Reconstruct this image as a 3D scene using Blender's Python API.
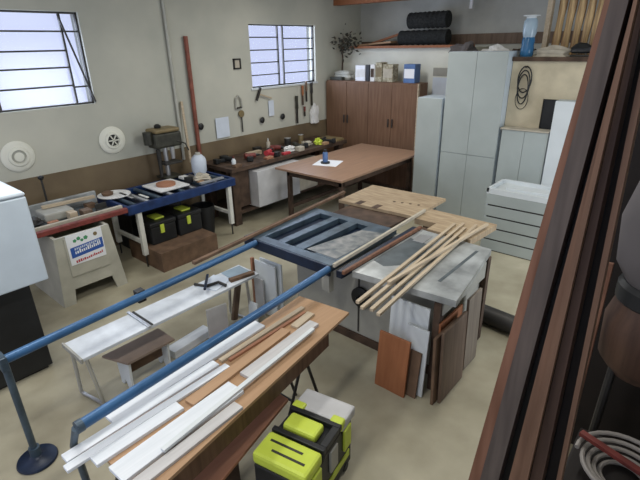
import bpy, bmesh, math, random
from mathutils import Vector, Matrix
random.seed(7)
S = bpy.context.scene
for o in list(bpy.data.objects): bpy.data.objects.remove(o)
C = S.collection
R = math.radians

# ------------------------------------------------ camera, world, lights, exposure
cam = bpy.data.cameras.new('camera'); co = bpy.data.objects.new('camera', cam); C.objects.link(co); S.camera = co
YAW, PITCH, ROLL, F = R(-40.849), R(23.16), R(-1.132), 458.19
f = Vector((math.sin(YAW)*math.cos(PITCH), math.cos(YAW)*math.cos(PITCH), -math.sin(PITCH)))
r = Vector((math.cos(YAW), -math.sin(YAW), 0)); u = r.cross(f)
r2 = r*math.cos(ROLL)+u*math.sin(ROLL); u2 = u*math.cos(ROLL)-r*math.sin(ROLL)
M = Matrix((r2, u2, -f)).transposed().to_4x4(); M.translation = (0, 0, 2.45)
co.matrix_world = M
cam.sensor_width = 36; cam.lens = F/640*36; cam.clip_start = .05
S.view_settings.view_transform = 'Standard'; S.view_settings.look = 'None'
S.view_settings.gamma = 1; S.view_settings.use_curve_mapping = False
S.view_settings.exposure = -0.1

W = bpy.data.worlds.new('world'); S.world = W; W.use_nodes = True
bg = W.node_tree.nodes['Background']
bg.inputs[0].default_value = (.74, .79, 1.0, 1); bg.inputs[1].default_value = 1.1

def area(name, loc, sx, sy, power, color=(1, 1, 1), rot=(0, 0, 0)):
    l = bpy.data.lights.new(name, 'AREA'); l.shape = 'RECTANGLE'; l.size = sx; l.size_y = sy
    l.energy = power; l.color = color
    o = bpy.data.objects.new(name, l); o.location = loc; o.rotation_euler = rot; C.objects.link(o); return o
LAMPS = [(-3.2, .9), (-3.9, 5.0), (-1.2, 3.6), (-1.3, .2)]  # last lamp added to brighten the front planks and saw
for (lx, ly) in LAMPS:
    area('tube_light', (lx, ly, 3.24), .25, 1.3, 37, (1, .98, .93))
area('window_daylight', (-5.95, 5.9, 2.3), .9, 1.5, 40, (.78, .86, 1), (0, R(-90), 0))
area('window_daylight', (-5.95, 1.6, 2.3), .9, 1.9, 40, (.78, .86, 1), (0, R(-90), 0))

area('right_fill', (1.6, 4.6, 1.3), 2.0, 1.8, 75, (.86, .93, 1), (0, R(90), 0))  # fill light outside an added opening, brightens right-facing sides

# ------------------------------------------------ materials
def mat(name, col, rough=.7, metal=0., var=.12, scale=6., kind='noise', col2=None, stretch=(1, 1, 1), bump=0., spec=.4):
    m = bpy.data.materials.new(name); m.use_nodes = True
    n = m.node_tree.nodes; L = m.node_tree.links; b = n['Principled BSDF']
    b.inputs['Roughness'].default_value = rough; b.inputs['Metallic'].default_value = metal
    b.inputs['Specular IOR Level'].default_value = spec
    tc = n.new('ShaderNodeTexCoord'); mp = n.new('ShaderNodeMapping'); mp.inputs['Scale'].default_value = stretch
    L.new(tc.outputs['Object'], mp.inputs[0])
    t = n.new('ShaderNodeTexNoise'); t.inputs['Scale'].default_value = scale; t.inputs['Detail'].default_value = 6
    L.new(mp.outputs[0], t.inputs[0])
    rp = n.new('ShaderNodeValToRGB'); rp.color_ramp.elements[0].position = .32; rp.color_ramp.elements[1].position = .68
    a = tuple(c*(1-var) for c in col); z = tuple(min(1, c*(1+var)) for c in (col2 or col))
    if col2: z = col2
    rp.color_ramp.elements[0].color = (*a, 1); rp.color_ramp.elements[1].color = (*z, 1)
    L.new(t.outputs[0], rp.inputs[0]); L.new(rp.outputs[0], b.inputs['Base Color'])
    if bump:
        bp = n.new('ShaderNodeBump'); bp.inputs['Strength'].default_value = bump; bp.inputs['Distance'].default_value = .01
        L.new(t.outputs[0], bp.inputs['Height']); L.new(bp.outputs[0], b.inputs['Normal'])
    return m
def wood(name, col, col2, axis=1, scale=9., rough=.6):
    st = [14, 14, 14]; st[axis] = 1.0
    return mat(name, col, rough, 0, 0, scale/4, col2=col2, stretch=tuple(st))
m_wall = mat('cream_plaster', (.44, .445, .385), .9, var=.06, scale=1.0, col2=(.54, .535, .455), bump=.1)
m_wall2 = mat('white_plaster', (.72, .72, .63), .9, var=.06, scale=3, bump=.2)
m_grey_wall = mat('grey_cement', (.50, .51, .47), .9, var=.15, scale=2)
m_beige_wall = mat('beige_panel', (.52, .46, .33), .9, var=.15, scale=4)
m_dado = mat('brown_dado_paint', (.145, .105, .062), .7, var=.12, scale=2, col2=(.185, .138, .08))
m_floor = mat('worn_floor', (.31, .275, .185), .6, var=.25, scale=1.6, col2=(.46, .425, .31), stretch=(1, 1, 1), bump=.05)
m_ceil = mat('ceiling_board', (.6, .58, .52), .9, var=.05)
m_lit_white = mat('cool_lit_white', (.50, .57, .62), .4, var=.04)  # white with the window's cool light put into its colour
m_white = mat('white_laminate', (.62, .66, .67), .45, var=.06, scale=3)
m_greywhite = mat('pale_grey_laminate', (.37, .41, .395), .5, var=.08, scale=2)
m_bench_white = mat('scuffed_white_board', (.62, .66, .70), .5, var=.2, scale=5)
m_panelgrey = mat('greyish_laminate', (.52, .52, .52), .5, var=.1)
m_cream_metal = mat('cream_painted_metal', (.45, .44, .37), .5, var=.12, scale=5)
m_saw_grey = mat('grey_painted_steel', (.34, .335, .295), .5, var=.12, scale=4)
m_cast = mat('machined_cast_iron', (.36, .38, .38), .35, .3, var=.4, scale=5)
m_cast_dark = mat('dark_cast_iron', (.10, .12, .13), .4, .3, var=.3, scale=8)
m_worn = mat('worn_dusty_steel', (.10, .12, .13), .5, .2, var=.1, scale=14, col2=(.26, .26, .25))
m_alu = mat('brushed_aluminium', (.55, .56, .57), .35, .8, var=.1)
m_blue = mat('blue_painted_rail', (.04, .115, .245), .35, .2, var=.15, scale=7)
m_bluetop = mat('dusty_blue_grey_steel', (.06, .09, .12), .4, .3, var=.35, scale=9)
m_navy = mat('navy_enamel', (.008, .016, .038), .4, .1, var=.3, scale=9)
m_royal = mat('royal_blue_enamel', (.012, .035, .12), .4, .1, var=.3, scale=9)
m_black = mat('black_plastic', (.013, .014, .015), .45, var=.3)
m_blackcloth = mat('black_cloth', (.02, .022, .022), .95, var=.5, scale=40, bump=.4)
m_darkmetal = mat('dark_steel', (.05, .048, .045), .5, .5, var=.3)
m_yellow = mat('lime_yellow_plastic', (.55, .66, .07), .45, var=.1)
m_red = mat('dull_red_paint', (.17, .035, .027), .5, var=.3, scale=12)
m_redpipe = mat('rusty_red_pipe', (.22, .07, .045), .6, var=.25, scale=12)
m_pvc = mat('grey_conduit', (.42, .42, .37), .6, var=.1)
m_mdf = wood('brown_fibreboard', (.36, .22, .12), (.43, .27, .155))
m_mdf_red = wood('reddish_fibreboard', (.33, .15, .085), (.40, .19, .11))
m_table = wood('brown_table_laminate', (.29, .18, .12), (.36, .22, .14), rough=.38)
m_ward = wood('walnut_laminate', (.135, .072, .040), (.195, .108, .062), axis=2)
m_redwood = wood('red_brown_veneer', (.27, .10, .04), (.33, .13, .055), axis=2)
m_taupe = wood('taupe_veneer', (.15, .12, .09), (.22, .18, .14), axis=2)
m_darkwood = wood('dark_brown_veneer', (.12, .08, .055), (.19, .13, .09), axis=2)
m_palewood = wood('pale_pine', (.40, .32, .22), (.52, .43, .31))
m_ply = mat('plywood_face', (.32, .23, .14), .7, var=.12, scale=6, stretch=(1, 6, 1), col2=(.44, .34, .22))
m_whiteplank = wood('whitewashed_plank', (.63, .67, .70), (.74, .77, .80))
m_greyplank = wood('pale_grey_plank', (.44, .43, .42), (.56, .55, .54))
m_oldwood = mat('old_bench_wood', (.07, .043, .028), .8, var=.4, scale=8)
m_crate = mat('rough_brown_crate', (.14, .085, .052), .8, var=.3, scale=8)
m_stooltop = mat('worn_grey_brown_top', (.24, .18, .14), .7, var=.15, scale=6)
m_log = wood('split_log', (.20, .10, .04), (.74, .54, .28), axis=2, scale=8)
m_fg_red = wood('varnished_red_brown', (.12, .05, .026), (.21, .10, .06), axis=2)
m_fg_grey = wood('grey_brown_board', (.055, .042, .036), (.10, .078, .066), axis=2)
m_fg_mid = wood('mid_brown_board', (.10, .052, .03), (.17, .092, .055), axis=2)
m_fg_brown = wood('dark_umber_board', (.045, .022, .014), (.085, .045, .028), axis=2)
m_shade_black = mat('shade_black', (.012, .008, .006), .7, var=.3)  # shade of the right corner and board gaps put into colour
m_tankgrey = mat('grey_filter_cloth', (.10, .09, .09), .9, var=.15, scale=3)
m_hose = mat('pale_hose', (.33, .30, .27), .6, var=.1)
m_paper = mat('paper_white', (.80, .82, .85), .7, var=.04)
m_paperblue = mat('pale_blue_sheet', (.60, .66, .74), .7, var=.06)
m_bluepack = mat('blue_packaging', (.09, .17, .36), .5, var=.2)
m_sack = mat('sack_beige', (.45, .41, .33), .9, var=.15, scale=9, bump=.3)
m_sackwhite = mat('white_plastic_sack', (.72, .72, .70), .7, var=.12, scale=9, bump=.3)
m_teal = mat('blue_bottle_plastic', (.03, .13, .27), .25, var=.2)
m_clear = mat('pale_bottle_plastic', (.32, .42, .50), .2, var=.1)
m_darkgreen = mat('dark_green_paint', (.035, .035, .025), .5, var=.4, scale=14)
m_brass = mat('dull_ochre', (.20, .15, .07), .5, var=.2)
m_signblue = mat('sign_blue', (.03, .10, .38), .5, var=.05)
m_signred = mat('sign_red', (.45, .04, .05), .5, var=.05)
m_signgreen = mat('sign_green', (.06, .28, .12), .5, var=.05)
m_whitepaint = mat('white_leg_paint', (.66, .66, .60), .5, var=.12, scale=9)
m_orange = mat('orange_plastic', (.60, .22, .05), .5, var=.1)
m_carton = mat('printed_carton', (.34, .27, .17), .8, var=.5, scale=25, col2=(.55, .52, .38))
m_floorstain = m_floor
m_glass = bpy.data.materials.new('frosted_window_glass'); m_glass.use_nodes = True
_n = m_glass.node_tree.nodes; _l = m_glass.node_tree.links
for x in list(_n):
    if x.type == 'BSDF_PRINCIPLED': _n.remove(x)
_t = _n.new('ShaderNodeBsdfTransparent'); _t.inputs[0].default_value = (.93, .95, 1, 1)
_g = _n.new('ShaderNodeBsdfGlossy'); _g.inputs['Roughness'].default_value = .2
_m = _n.new('ShaderNodeMixShader'); _m.inputs[0].default_value = .06
_l.new(_t.outputs[0], _m.inputs[1]); _l.new(_g.outputs[0], _m.inputs[2]); _l.new(_m.outputs[0], _n['Material Output'].inputs[0])

# ------------------------------------------------ helpers
class B:
    """collects shapes in world coordinates, then links them as one mesh"""
    def __init__(s): s.bm = bmesh.new()
    def add(s, verts, faces):
        vs = [s.bm.verts.new(v) for v in verts]
        for q in faces:
            try: s.bm.faces.new([vs[i] for i in q])
            except ValueError: pass
        return vs
    def box(s, x0, x1, y0, y1, z0, z1, bev=0., rot=None):
        b = bmesh.new(); bmesh.ops.create_cube(b, size=1)
        for v in b.verts:
            v.co = Vector(((x0+x1)/2+v.co.x*(x1-x0), (y0+y1)/2+v.co.y*(y1-y0), (z0+z1)/2+v.co.z*(z1-z0)))
        if bev: bmesh.ops.bevel(b, geom=list(b.edges), offset=bev, segments=2, affect='EDGES', profile=.5)
        s.merge(b, rot); return s
    def merge(s, b, rot=None):
        if rot is not None:
            for v in b.verts: v.co = rot @ v.co
        me = bpy.data.meshes.new('t'); b.to_mesh(me); b.free(); s.bm.from_mesh(me); bpy.data.meshes.remove(me)
    def board(s, p0, p1, w, t, up=(0, 0, 1), bev=.002):
        """bar from p0 to p1, width w across, thickness t along up (p0, p1 = centre line)"""
        p0, p1, up = Vector(p0), Vector(p1), Vector(up)
        d = (p1-p0); L = d.length; d.normalize(); side = d.cross(up).normalized(); up = side.cross(d)
        m = Matrix((side, d, up)).transposed().to_4x4(); m.translation = (p0+p1)/2
        return s.box(-w/2, w/2, -L/2, L/2, -t/2, t/2, bev, m)
    def cyl(s, p0, p1, r0, r1=None, n=16, caps=True):
        p0, p1 = Vector(p0), Vector(p1); r1 = r0 if r1 is None else r1
        d = p1-p0; b = bmesh.new()
        bmesh.ops.create_cone(b, cap_ends=caps, segments=n, radius1=r0, radius2=r1, depth=d.length)
        m = d.to_track_quat('Z', 'Y').to_matrix().to_4x4(); m.translation = (p0+p1)/2
        s.merge(b, m); return s
    def tube(s, pts, r, n=8):
        pts = [Vector(p) for p in pts]; rings = []
        pu = None
        for i, p in enumerate(pts):
            d = (pts[min(i+1, len(pts)-1)]-pts[max(i-1, 0)]).normalized()
            if pu is None: pu = d.orthogonal().normalized()
            pu = (pu-d*pu.dot(d)).normalized(); w = d.cross(pu)
            rings.append([s.bm.verts.new(p+r*(math.cos(a)*pu+math.sin(a)*w)) for a in [k*2*math.pi/n for k in range(n)]])
        for a, b in zip(rings, rings[1:]):
            for k in range(n): s.bm.faces.new((a[k], a[(k+1) % n], b[(k+1) % n], b[k]))
        s.bm.faces.new(rings[0][::-1]); s.bm.faces.new(rings[-1]); return s
    def lathe(s, prof, c, axis=(0, 0, 1), n=24):
        """profile [(radius, height)] spun about axis through c"""
        ax = Vector(axis).normalized(); q = ax.to_track_quat('Z', 'Y'); c = Vector(c); rings = []
        for (rr, h) in prof:
            rings.append([s.bm.verts.new(c+q @ Vector((rr*math.cos(k*2*math.pi/n), rr*math.sin(k*2*math.pi/n), h))) for k in range(n)])
        for a, b in zip(rings, rings[1:]):
            for k in range(n): s.bm.faces.new((a[k], a[(k+1) % n], b[(k+1) % n], b[k]))
        s.bm.faces.new(rings[0][::-1]); s.bm.faces.new(rings[-1]); return s
    def prism(s, poly, axis, a, b):
        """poly in the two other axes, extruded from a to b along axis (0,1,2)"""
        def P(q, t):
            v = list(q); v.insert(axis, t); return v
        n = len(poly)
        s.add([P(q, a) for q in poly]+[P(q, b) for q in poly],
              [tuple(range(n))[::-1], tuple(range(n, 2*n))]+[(i, (i+1) % n, n+(i+1) % n, n+i) for i in range(n)])
        return s
    def blob(s, c, rx, ry, rz, noise=.15, seed=1, flat=0.):
        b = bmesh.new(); bmesh.ops.create_icosphere(b, subdivisions=3, radius=1)
        rnd = random.Random(seed); ph = [(rnd.uniform(1.5, 5), rnd.uniform(0, 6), rnd.choice((0, 1, 2))) for _ in range(7)]
        for v in b.verts:
            k = 1+noise*sum(math.sin(fr*3*v.co[ax]+p) for fr, p, ax in ph)/3
            co_ = v.co*k; co_.z = max(co_.z, -.55)
            v.co = Vector((c[0]+co_.x*rx, c[1]+co_.y*ry, c[2]+co_.z*rz))
        s.merge(b); return s
    def tilt(s, pivot, ang, axis):
        bmesh.ops.rotate(s.bm, cent=Vector(pivot), matrix=Matrix.Rotation(ang, 3, axis), verts=s.bm.verts[:]); return s
ROOT = {}
def build(name, bb, m, parent=None, smooth=False):
    bm = bb.bm; bmesh.ops.recalc_face_normals(bm, faces=bm.faces[:])
    me = bpy.data.meshes.new(name); o = bpy.data.objects.new(name, me)
    if parent is None:
        lo = Vector([min(v.co[i] for v in bm.verts) for i in range(3)]); hi = Vector([max(v.co[i] for v in bm.verts) for i in range(3)])
        org = Vector(((lo.x+hi.x)/2, (lo.y+hi.y)/2, lo.z)); o.location = org
        ROOT[o.name] = org
    else: org = ROOT[parent.name]; ROOT[o.name] = org
    for v in bm.verts: v.co -= org
    bm.to_mesh(me); bm.free(); me.materials.append(m)
    if smooth:
        for p in me.polygons: p.use_smooth = True
        md = o.modifiers.new('edges', 'EDGE_SPLIT'); md.split_angle = R(40)
    C.objects.link(o)
    if parent: o.parent = parent
    return o
def thing(name, label, cat, loc, group=None):
    o = bpy.data.objects.new(name, None); C.objects.link(o); o.location = loc; o.empty_display_size = .1
    ROOT[o.name] = Vector(loc); return tag(o, label, cat, group)
def tag(o, label, cat, group=None, kind=None):
    o['label'] = label; o['category'] = cat
    if group: o['group'] = group
    if kind: o['kind'] = kind
    return o
def struct(name, bb, m, parent=None):
    o = build(name, bb, m, parent)
    if parent is None: o['kind'] = 'structure'
    return o

# ------------------------------------------------ the room
XL, YB, ZC = -5.8, 8.05, 3.5
struct('floor', B().box(XL-.2, 1.3, -1.5, YB+.1, -.1, 0), m_floor)
struct('ceiling', B().box(XL-.2, 1.3, -1.5, YB+.1, ZC, ZC+.1), m_ceil)
wl = B(); T = XL-.2
W1, W2 = (.55, 2.61, 1.84, 2.83), (5.14, 6.68, 1.82, 2.75)
wl.box(T, XL, -1.5, W1[0], 0, ZC); wl.box(T, XL, W1[0], W1[1], 0, W1[2]); wl.box(T, XL, W1[0], W1[1], W1[3], ZC)
wl.box(T, XL, W1[1], W2[0], 0, ZC); wl.box(T, XL, W2[0], W2[1], 0, W2[2]); wl.box(T, XL, W2[0], W2[1], W2[3], ZC)
wl.box(T, XL, W2[1], YB+.1, 0, ZC)
struct('wall_left', wl, m_wall)
struct('trim_1', B().box(XL, XL+.012, -1.5, 7.45, 0, 1.115), m_dado)            # painted dado band
struct('wall_back', B().box(XL, 1.3, YB, YB+.1, 0, ZC), m_grey_wall)
struct('wall_lower', B().box(XL, -3.2, 7.5, YB, 0, 2.36), m_wall2)
bw = B(); bw.box(-3.2, -2.235, 6.8, YB, 0, 2.24); bw.box(-2.235, -1.79, 6.5, YB, 0, 2.24); bw.box(-1.79, -1.40, 6.5, YB, 0, 1.35); bw.box(-1.79, -1.40, 6.5, YB, 1.75, 2.24); bw.box(-1.40, 1.3, 6.5, YB, 0, 2.24)
bw.box(-1.79, -1.40, 7.0, YB, 1.35, 1.75)
struct('wall_partition', bw, m_beige_wall)
struct('trim_2', B().box(XL, -3.2, 7.38, 7.5, 2.36, 2.40), m_redwood)            # edge of the loft
struct('trim_3', B().box(-2.235, 1.3, 6.46, 6.5, 2.20, 2.25), m_oldwood)
struct('wall_right', B().box(1.2, 1.3, -1.5, 3.6, 0, ZC).box(1.2, 1.3, 5.6, YB, 0, ZC).box(1.2, 1.3, 3.6, 5.6, 2.3, ZC), m_grey_wall)  # opening added in the unseen wall to admit the right fill
struct('trim_4', B().box(-4.0, -1.8, YB-.03, YB, 2.40, 2.56), m_darkwood)        # dark skirting of the loft
# windows
def window(name, y0, y1, z0, z1, splits, bars, brace=None):
    fr = B(); X = XL-.06
    for a in (y0, y1): fr.box(X-.02, X+.02, a-.02 if a == y1 else a, a if a == y1 else a+.02, z0, z1)
    fr.box(X-.02, X+.02, y0, y1, z0, z0+.02); fr.box(X-.02, X+.02, y0, y1, z1-.02, z1)
    w = struct(name, fr, m_darkmetal)
    for sy in splits: build('mullion', B().box(X-.015, X+.015, sy-.011, sy+.011, z0, z1), m_darkmetal, w)
    for (ya, yb, z) in bars: build('glazing_bar', B().box(X-.012, X+.014, ya, yb, z-.009, z+.009), m_darkmetal, w)
    if brace: build('brace_bar', B().cyl(brace[0], brace[1], .011, n=8), m_darkmetal, w)
    build('pane', B().box(X-.03, X-.024, y0+.02, y1-.02, z0+.02, z1-.02), m_glass, w)
    return w
h1 = (W1[3]-W1[2])/5
window('window_1', *W1, [2.42, 1.62], [(W1[0], 2.42, W1[2]+h1*k+(.02 if k < 3 else 0)) for k in (1, 2, 3, 4)]+[(2.42, 2.60, W1[2]+h1*4), (2.42, 2.6, W1[2]+h1)],
       ((XL-.03, 2.40, 2.80), (XL+.03, 2.60, 1.86)))
h2 = (W2[3]-W2[2])/5
window('window_2', *W2, [5.80, 5.92], [(W2[0], 5.80, W2[2]+h2*k) for k in (1, 2, 3, 4)]+[(5.92, W2[1], W2[2]+h2*k) for k in (1, 2, 3, 3.9)],
       None)
struct('trim_5', B().box(XL-.12, XL+.02, W2[0]-.04, W2[1]+.04, W2[2]-.03, W2[2]), m_white)

# lamps above the frame
for (lx, ly), lab in zip(LAMPS, ('above the white bench', 'above the old workbench', 'above the saw', 'above the big toolbox, added for front light')):
    t = thing('ceiling_lamp', 'long white strip lamp hung under the ceiling '+lab, 'lamp', (lx, ly, 3.26), 'strip lamps under the ceiling')
    build('housing', B().box(lx-.14, lx+.14, ly-.7, ly+.7, 3.26, 3.31, .01), m_white, t)
    for s in (-.5, .5): build('rod', B().cyl((lx, ly+s, 3.31), (lx, ly+s, ZC), .008, n=6), m_darkmetal, t)

# ------------------------------------------------ wall pipes and wall pieces
tag(build('drain_pipe', B().tube([(XL+.04, 3.97, .93), (XL+.04, 3.97, 2.58)], .03, 12), m_redpipe, smooth=True),
    'thin rusty red vertical pipe on the cream wall behind the blue table', 'pipe')
tag(build('conduit_pipe', B().tube([(XL+.03, 3.70, .95), (XL+.03, 3.70, ZC)], .022, 10), m_pvc, smooth=True),
    'grey vertical conduit running up the cream wall left of the red pipe', 'pipe')
tag(build('wooden_batten', B().board((XL+.16, 3.72, .92), (XL+.03, 3.78, 1.75), .035, .02, (1, 0, 0)), m_palewood),
    'pale thin batten leaning on the cream wall beside the drill press', 'batten')
def rosette(y, z, lab, spider):
    t = thing('wall_rosette', lab, 'rosette', (XL, y, z-.16))
    build('disc', B().lathe([(.165, 0), (.17, .012), (.15, .03), (.11, .034), (.10, .05), (.075, .055), (.07, .03)], (XL, y, z), (1, 0, 0), 32), m_wall2, t, True)
    b = B(); b.lathe([(.068, .03), (.066, .036)], (XL, y, z), (1, 0, 0), 24)
    h = build('centre_plate', b, m_pvc if not spider else m_darkmetal, t)
    if spider:
        q = B()
        for k in range(3):
            a = k*math.pi/3; q.board((XL+.05, y-.066*math.cos(a), z-.066*math.sin(a)), (XL+.05, y+.066*math.cos(a), z+.066*math.sin(a)), .012, .012, (1, 0, 0), 0)
        build('spokes', q, m_wall2, t)
    else:
        build('ring', B().lathe([(.045, .036), (.05, .05), (.04, .052)], (XL, y, z), (1, 0, 0), 24), m_wall2, t)
rosette(1.64, 1.37, 'round white moulded plaque on the wall under the large window', False)
rosette(2.72, 1.38, 'round white moulded plaque with a spoked dark centre, left of the drill press', True)
t = thing('wall_frame', 'small square dark-edged frame hung on the wall left of the far window', 'picture frame', (XL, 4.85, 2.13))
fb = B()
for a in ((4.78, 4.80, 2.12, 2.27), (4.90, 4.92, 2.12, 2.27), (4.78, 4.92, 2.12, 2.14), (4.78, 4.92, 2.25, 2.27)): fb.box(XL, XL+.025, *a)
build('frame', fb, m_darkmetal, t); build('backing', B().box(XL, XL+.01, 4.80, 4.90, 2.14, 2.25), m_sack, t)
# hanging tools
X0 = XL+.02
t = thing('spring_clamp', 'grey steel clamp hanging on the wall under the small square frame', 'clamp', (X0, 4.79, 1.55))
build('jaws', B().tube([(X0+.01, 4.74, 1.55), (X0+.01, 4.75, 1.70), (X0+.01, 4.80, 1.74), (X0+.01, 4.85, 1.68), (X0+.01, 4.86, 1.56)], .013), m_saw_grey, t)
build('grip', B().cyl((X0+.01, 4.74, 1.55), (X0+.01, 4.86, 1.56), .012, n=8), m_darkmetal, t)
t = thing('wooden_paddle', 'round ochre paddle with a dark handle hanging below the wall clamp', 'paddle', (X0, 4.84, 1.18))
build('head', B().lathe([(.055, 0), (.055, .015)], (X0, 4.84, 1.46), (1, 0, 0)), m_brass, t)
build('handle', B().cyl((X0+.01, 4.84, 1.41), (X0+.01, 4.84, 1.18), .010, n=8), m_darkmetal, t)
t = thing('claw_hammer', 'hammer hung slanting on the wall under the far window', 'hammer', (X0, 5.25, 1.60))
build('head', B().board((X0+.02, 5.17, 1.63), (X0+.02, 5.27, 1.82), .035, .03, (1, 0, 0), .004), m_darkmetal, t)
build('handle', B().board((X0+.02, 5.22, 1.73), (X0+.02, 5.50, 1.64), .022, .018, (1, 0, 0)), m_palewood, t)
tag(build('paper_note', B().box(X0, X0+.006, 5.44, 5.56, 1.35, 1.60), m_paperblue), 'pale upright paper note pinned on the wall under the far window', 'note')
tag(build('paper_note', B().box(X0, X0+.006, 4.33, 4.58, 1.15, 1.45), m_paperblue), 'large pale blue sheet pinned on the wall right of the red pipe', 'note')
for y, z, lab in ((5.27, 1.31, 'small black round peg on the wall left of the pinned paper note'),
                  (5.75, 1.31, 'small black round peg on the wall right of the pinned paper note'),
                  (4.05, 1.37, 'small black funnel-shaped peg on the wall just right of the red pipe')):
    tag(build('wall_peg', B().lathe([(.02, 0), (.045, .015), (.05, .03), (.03, .045), (.015, .05)], (X0-.01, y, z), (1, 0, 0), 16), m_black, smooth=True), lab, 'peg')
def hand_tool(y, z0, z1, mh, mb, lab, w=.02, kind='chisel'):
    t = thing(kind, lab, 'hand tool', (X0, y, z0))
    zm = z0+(z1-z0)*.5
    build('handle', B().lathe([(w*.6, 0), (w, .03), (w*.8, (z1-zm)*.6), (w, z1-zm)], (X0+.03, y, zm), (0, 0, 1), 10), mh, t, True)
    build('blade', B().box(X0+.022, X0+.036, y-w*.7, y+w*.7, z0, zm), mb, t)
hand_tool(6.10, 1.15, 1.62, m_darkgreen, m_darkmetal, 'long green and dark tool hanging leftmost of the tools below the far window', .028, 'hand_saw')
hand_tool(6.26, 1.45, 1.78, m_redwood, m_oldwood, 'wood-handled tool hanging second from left below the far window', .024)
hand_tool(6.36, 1.50, 1.85, m_darkwood, m_darkmetal, 'dark wood-handled chisel hanging in the middle of the tools by the wardrobe', .022)
hand_tool(6.50, 1.42, 1.82, m_darkmetal, m_darkgreen, 'black-handled chisel hanging nearest the wardrobe', .026)
hand_tool(6.30, 1.25, 1.42, m_red, m_darkmetal, 'short red-handled tool hanging beneath the wooden ones', .022, 'screwdriver')
tag(build('cloth_rag', B().blob((X0+.03, 6.56, 1.22), .05, .10, .22, .3, 4), m_sackwhite, smooth=True), 'crumpled pale rag hanging by the wardrobe above the bench', 'rag')

# ------------------------------------------------ loft and things on it
tag(build('roof_beam', B().box(-5.9+.1, -.5, 7.2, 7.36, 3.08, 3.22, .005), m_redwood), 'red brown timber beam crossing above the loft', 'beam')
tag(build('loft_post', B().box(-2.07, -2.01, 7.02, 7.12, 2.25, ZC-.001), m_palewood), 'pale brown vertical post standing on the loft', 'post')
def roll(z, y0, x0, x1, rad, lab, seed):
    b = B(); n = 28; prof = []
    for i in range(n+1):
        prof.append((rad*(1+.05*math.sin(i*1.9)+.02*math.sin(i*4.1+seed)), (x1-x0)*i/n))
    b.lathe(prof, (x0, y0, z), (1, 0, 0), 20)
    return tag(build('fabric_roll', b, m_blackcloth, smooth=True), lab, 'roll', 'dark rolls on the loft')
roll(2.52, 7.62, -4.62, -3.72, .115, 'dark charcoal roll lying on the loft, lower of two', 1)
roll(2.785, 7.62, -4.45, -3.74, .125, 'dark charcoal roll on the loft, stacked on top of the other', 2)
bx = B(); bx.board((-5.5, 7.62, 2.41), (-4.75, 7.60, 2.46), .18, .03)
tag(build('timber_offcut', bx, m_mdf), 'flat brown board lying on the loft left of the dark rolls', 'board')
tag(build('timber_offcut', B().board((-5.3, 7.75, 2.44), (-4.7, 7.8, 2.60), .05, .04), m_redwood), 'slanting red brown timber on the loft left of the dark rolls', 'timber')
tag(build('timber_offcut', B().board((-5.6, 7.85, 2.42), (-4.8, 7.88, 2.42), .10, .10), m_oldwood), 'thick dark timber lying at the back of the loft corner', 'timber')
# dry plant hanging in the corner
t = thing('dried_plant', 'dark tangled dried plant in the corner above the wardrobe', 'plant', (-5.70, 7.32, 1.84))
b = B(); rnd = random.Random(3)
b.tube([(-5.70, 7.32, 1.84), (-5.66, 7.30, 2.2), (-5.64, 7.22, 2.42)], .014)
for k in range(6):
    a = rnd.uniform(0, 6.28); b.tube([(-5.62, 7.24, 2.3+.02*k), (-5.62+.1*abs(math.cos(a)), 7.24+.1*math.sin(a), 2.42+.03*k), (-5.60+.16*abs(math.cos(a)), 7.22+.2*math.sin(a), 2.45+.04*k)], .006, 5)
build('stem', b, m_oldwood, t)
b = B()
for k in range(150):
    c = Vector((-5.56+rnd.uniform(-.14, .22), 7.2+rnd.uniform(-.2, .24), 2.47+rnd.gauss(0, .10)))
    d = Vector((rnd.uniform(-1, 1), rnd.uniform(-1, 1), rnd.uniform(-1, .6))).normalized(); s_ = d.orthogonal().normalized()*.018
    e = c+d*rnd.uniform(.05, .10); n_ = d.cross(s_).normalized()*.004
    b.add([c, (c+e)/2+s_, e, (c+e)/2-s_, (c+e)/2+n_], [(0, 1, 4), (1, 2, 4), (2, 3, 4), (3, 0, 4), (0, 3, 2, 1)])
build('leaves', b, m_darkgreen, t)
# right part of the loft
tag(build('plastic_sack', B().blob((-3.12, 6.98, 2.30), .18, .14, .12, .3, 8), m_tankgrey, smooth=True), 'grey crumpled sack lying on the loft right of the dark rolls', 'sack')
tag(build('plastic_sack', B().blob((-2.66, 7.0, 2.29), .20, .14, .09, .3, 9), m_sackwhite, smooth=True), 'white crumpled plastic sack on the loft above the tall white cabinet', 'sack')
tag(build('wood_scrap', B().blob((-2.28, 6.98, 2.28), .12, .10, .06, .5, 10), m_oldwood, smooth=True), 'small brown rough scrap on the loft left of the blue bottle', 'scrap')
t = thing('plastic_bottle', 'blue and clear large plastic bottle standing on the loft edge', 'bottle', (-2.12, 6.62, 2.25))
build('body', B().lathe([(.07, .0), (.08, .02), (.08, .10), (.074, .13), (.078, .20), (.07, .23)], (-2.12, 6.62, 2.25)), m_teal, t, True)
build('shoulder', B().lathe([(.07, .23), (.082, .28), (.085, .36), (.08, .42), (.06, .45)], (-2.12, 6.62, 2.25)), m_clear, t, True)
build('lid', B().lathe([(.06, .45), (.06, .47), (.10, .475), (.10, .485)], (-2.12, 6.62, 2.25)), m_white, t, True)
tag(build('burlap_sack', B().blob((-1.80, 6.66, 2.28), .19, .10, .09, .25, 12), m_sack, smooth=True), 'beige slumped sack on the loft right of the blue bottle', 'sack')
lw = [(-1.93, .047, .01), (-1.815, .047, .01), (-1.70, .047, .01), (-1.59, .046, .01), (-1.49, .042, .01)]
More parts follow.
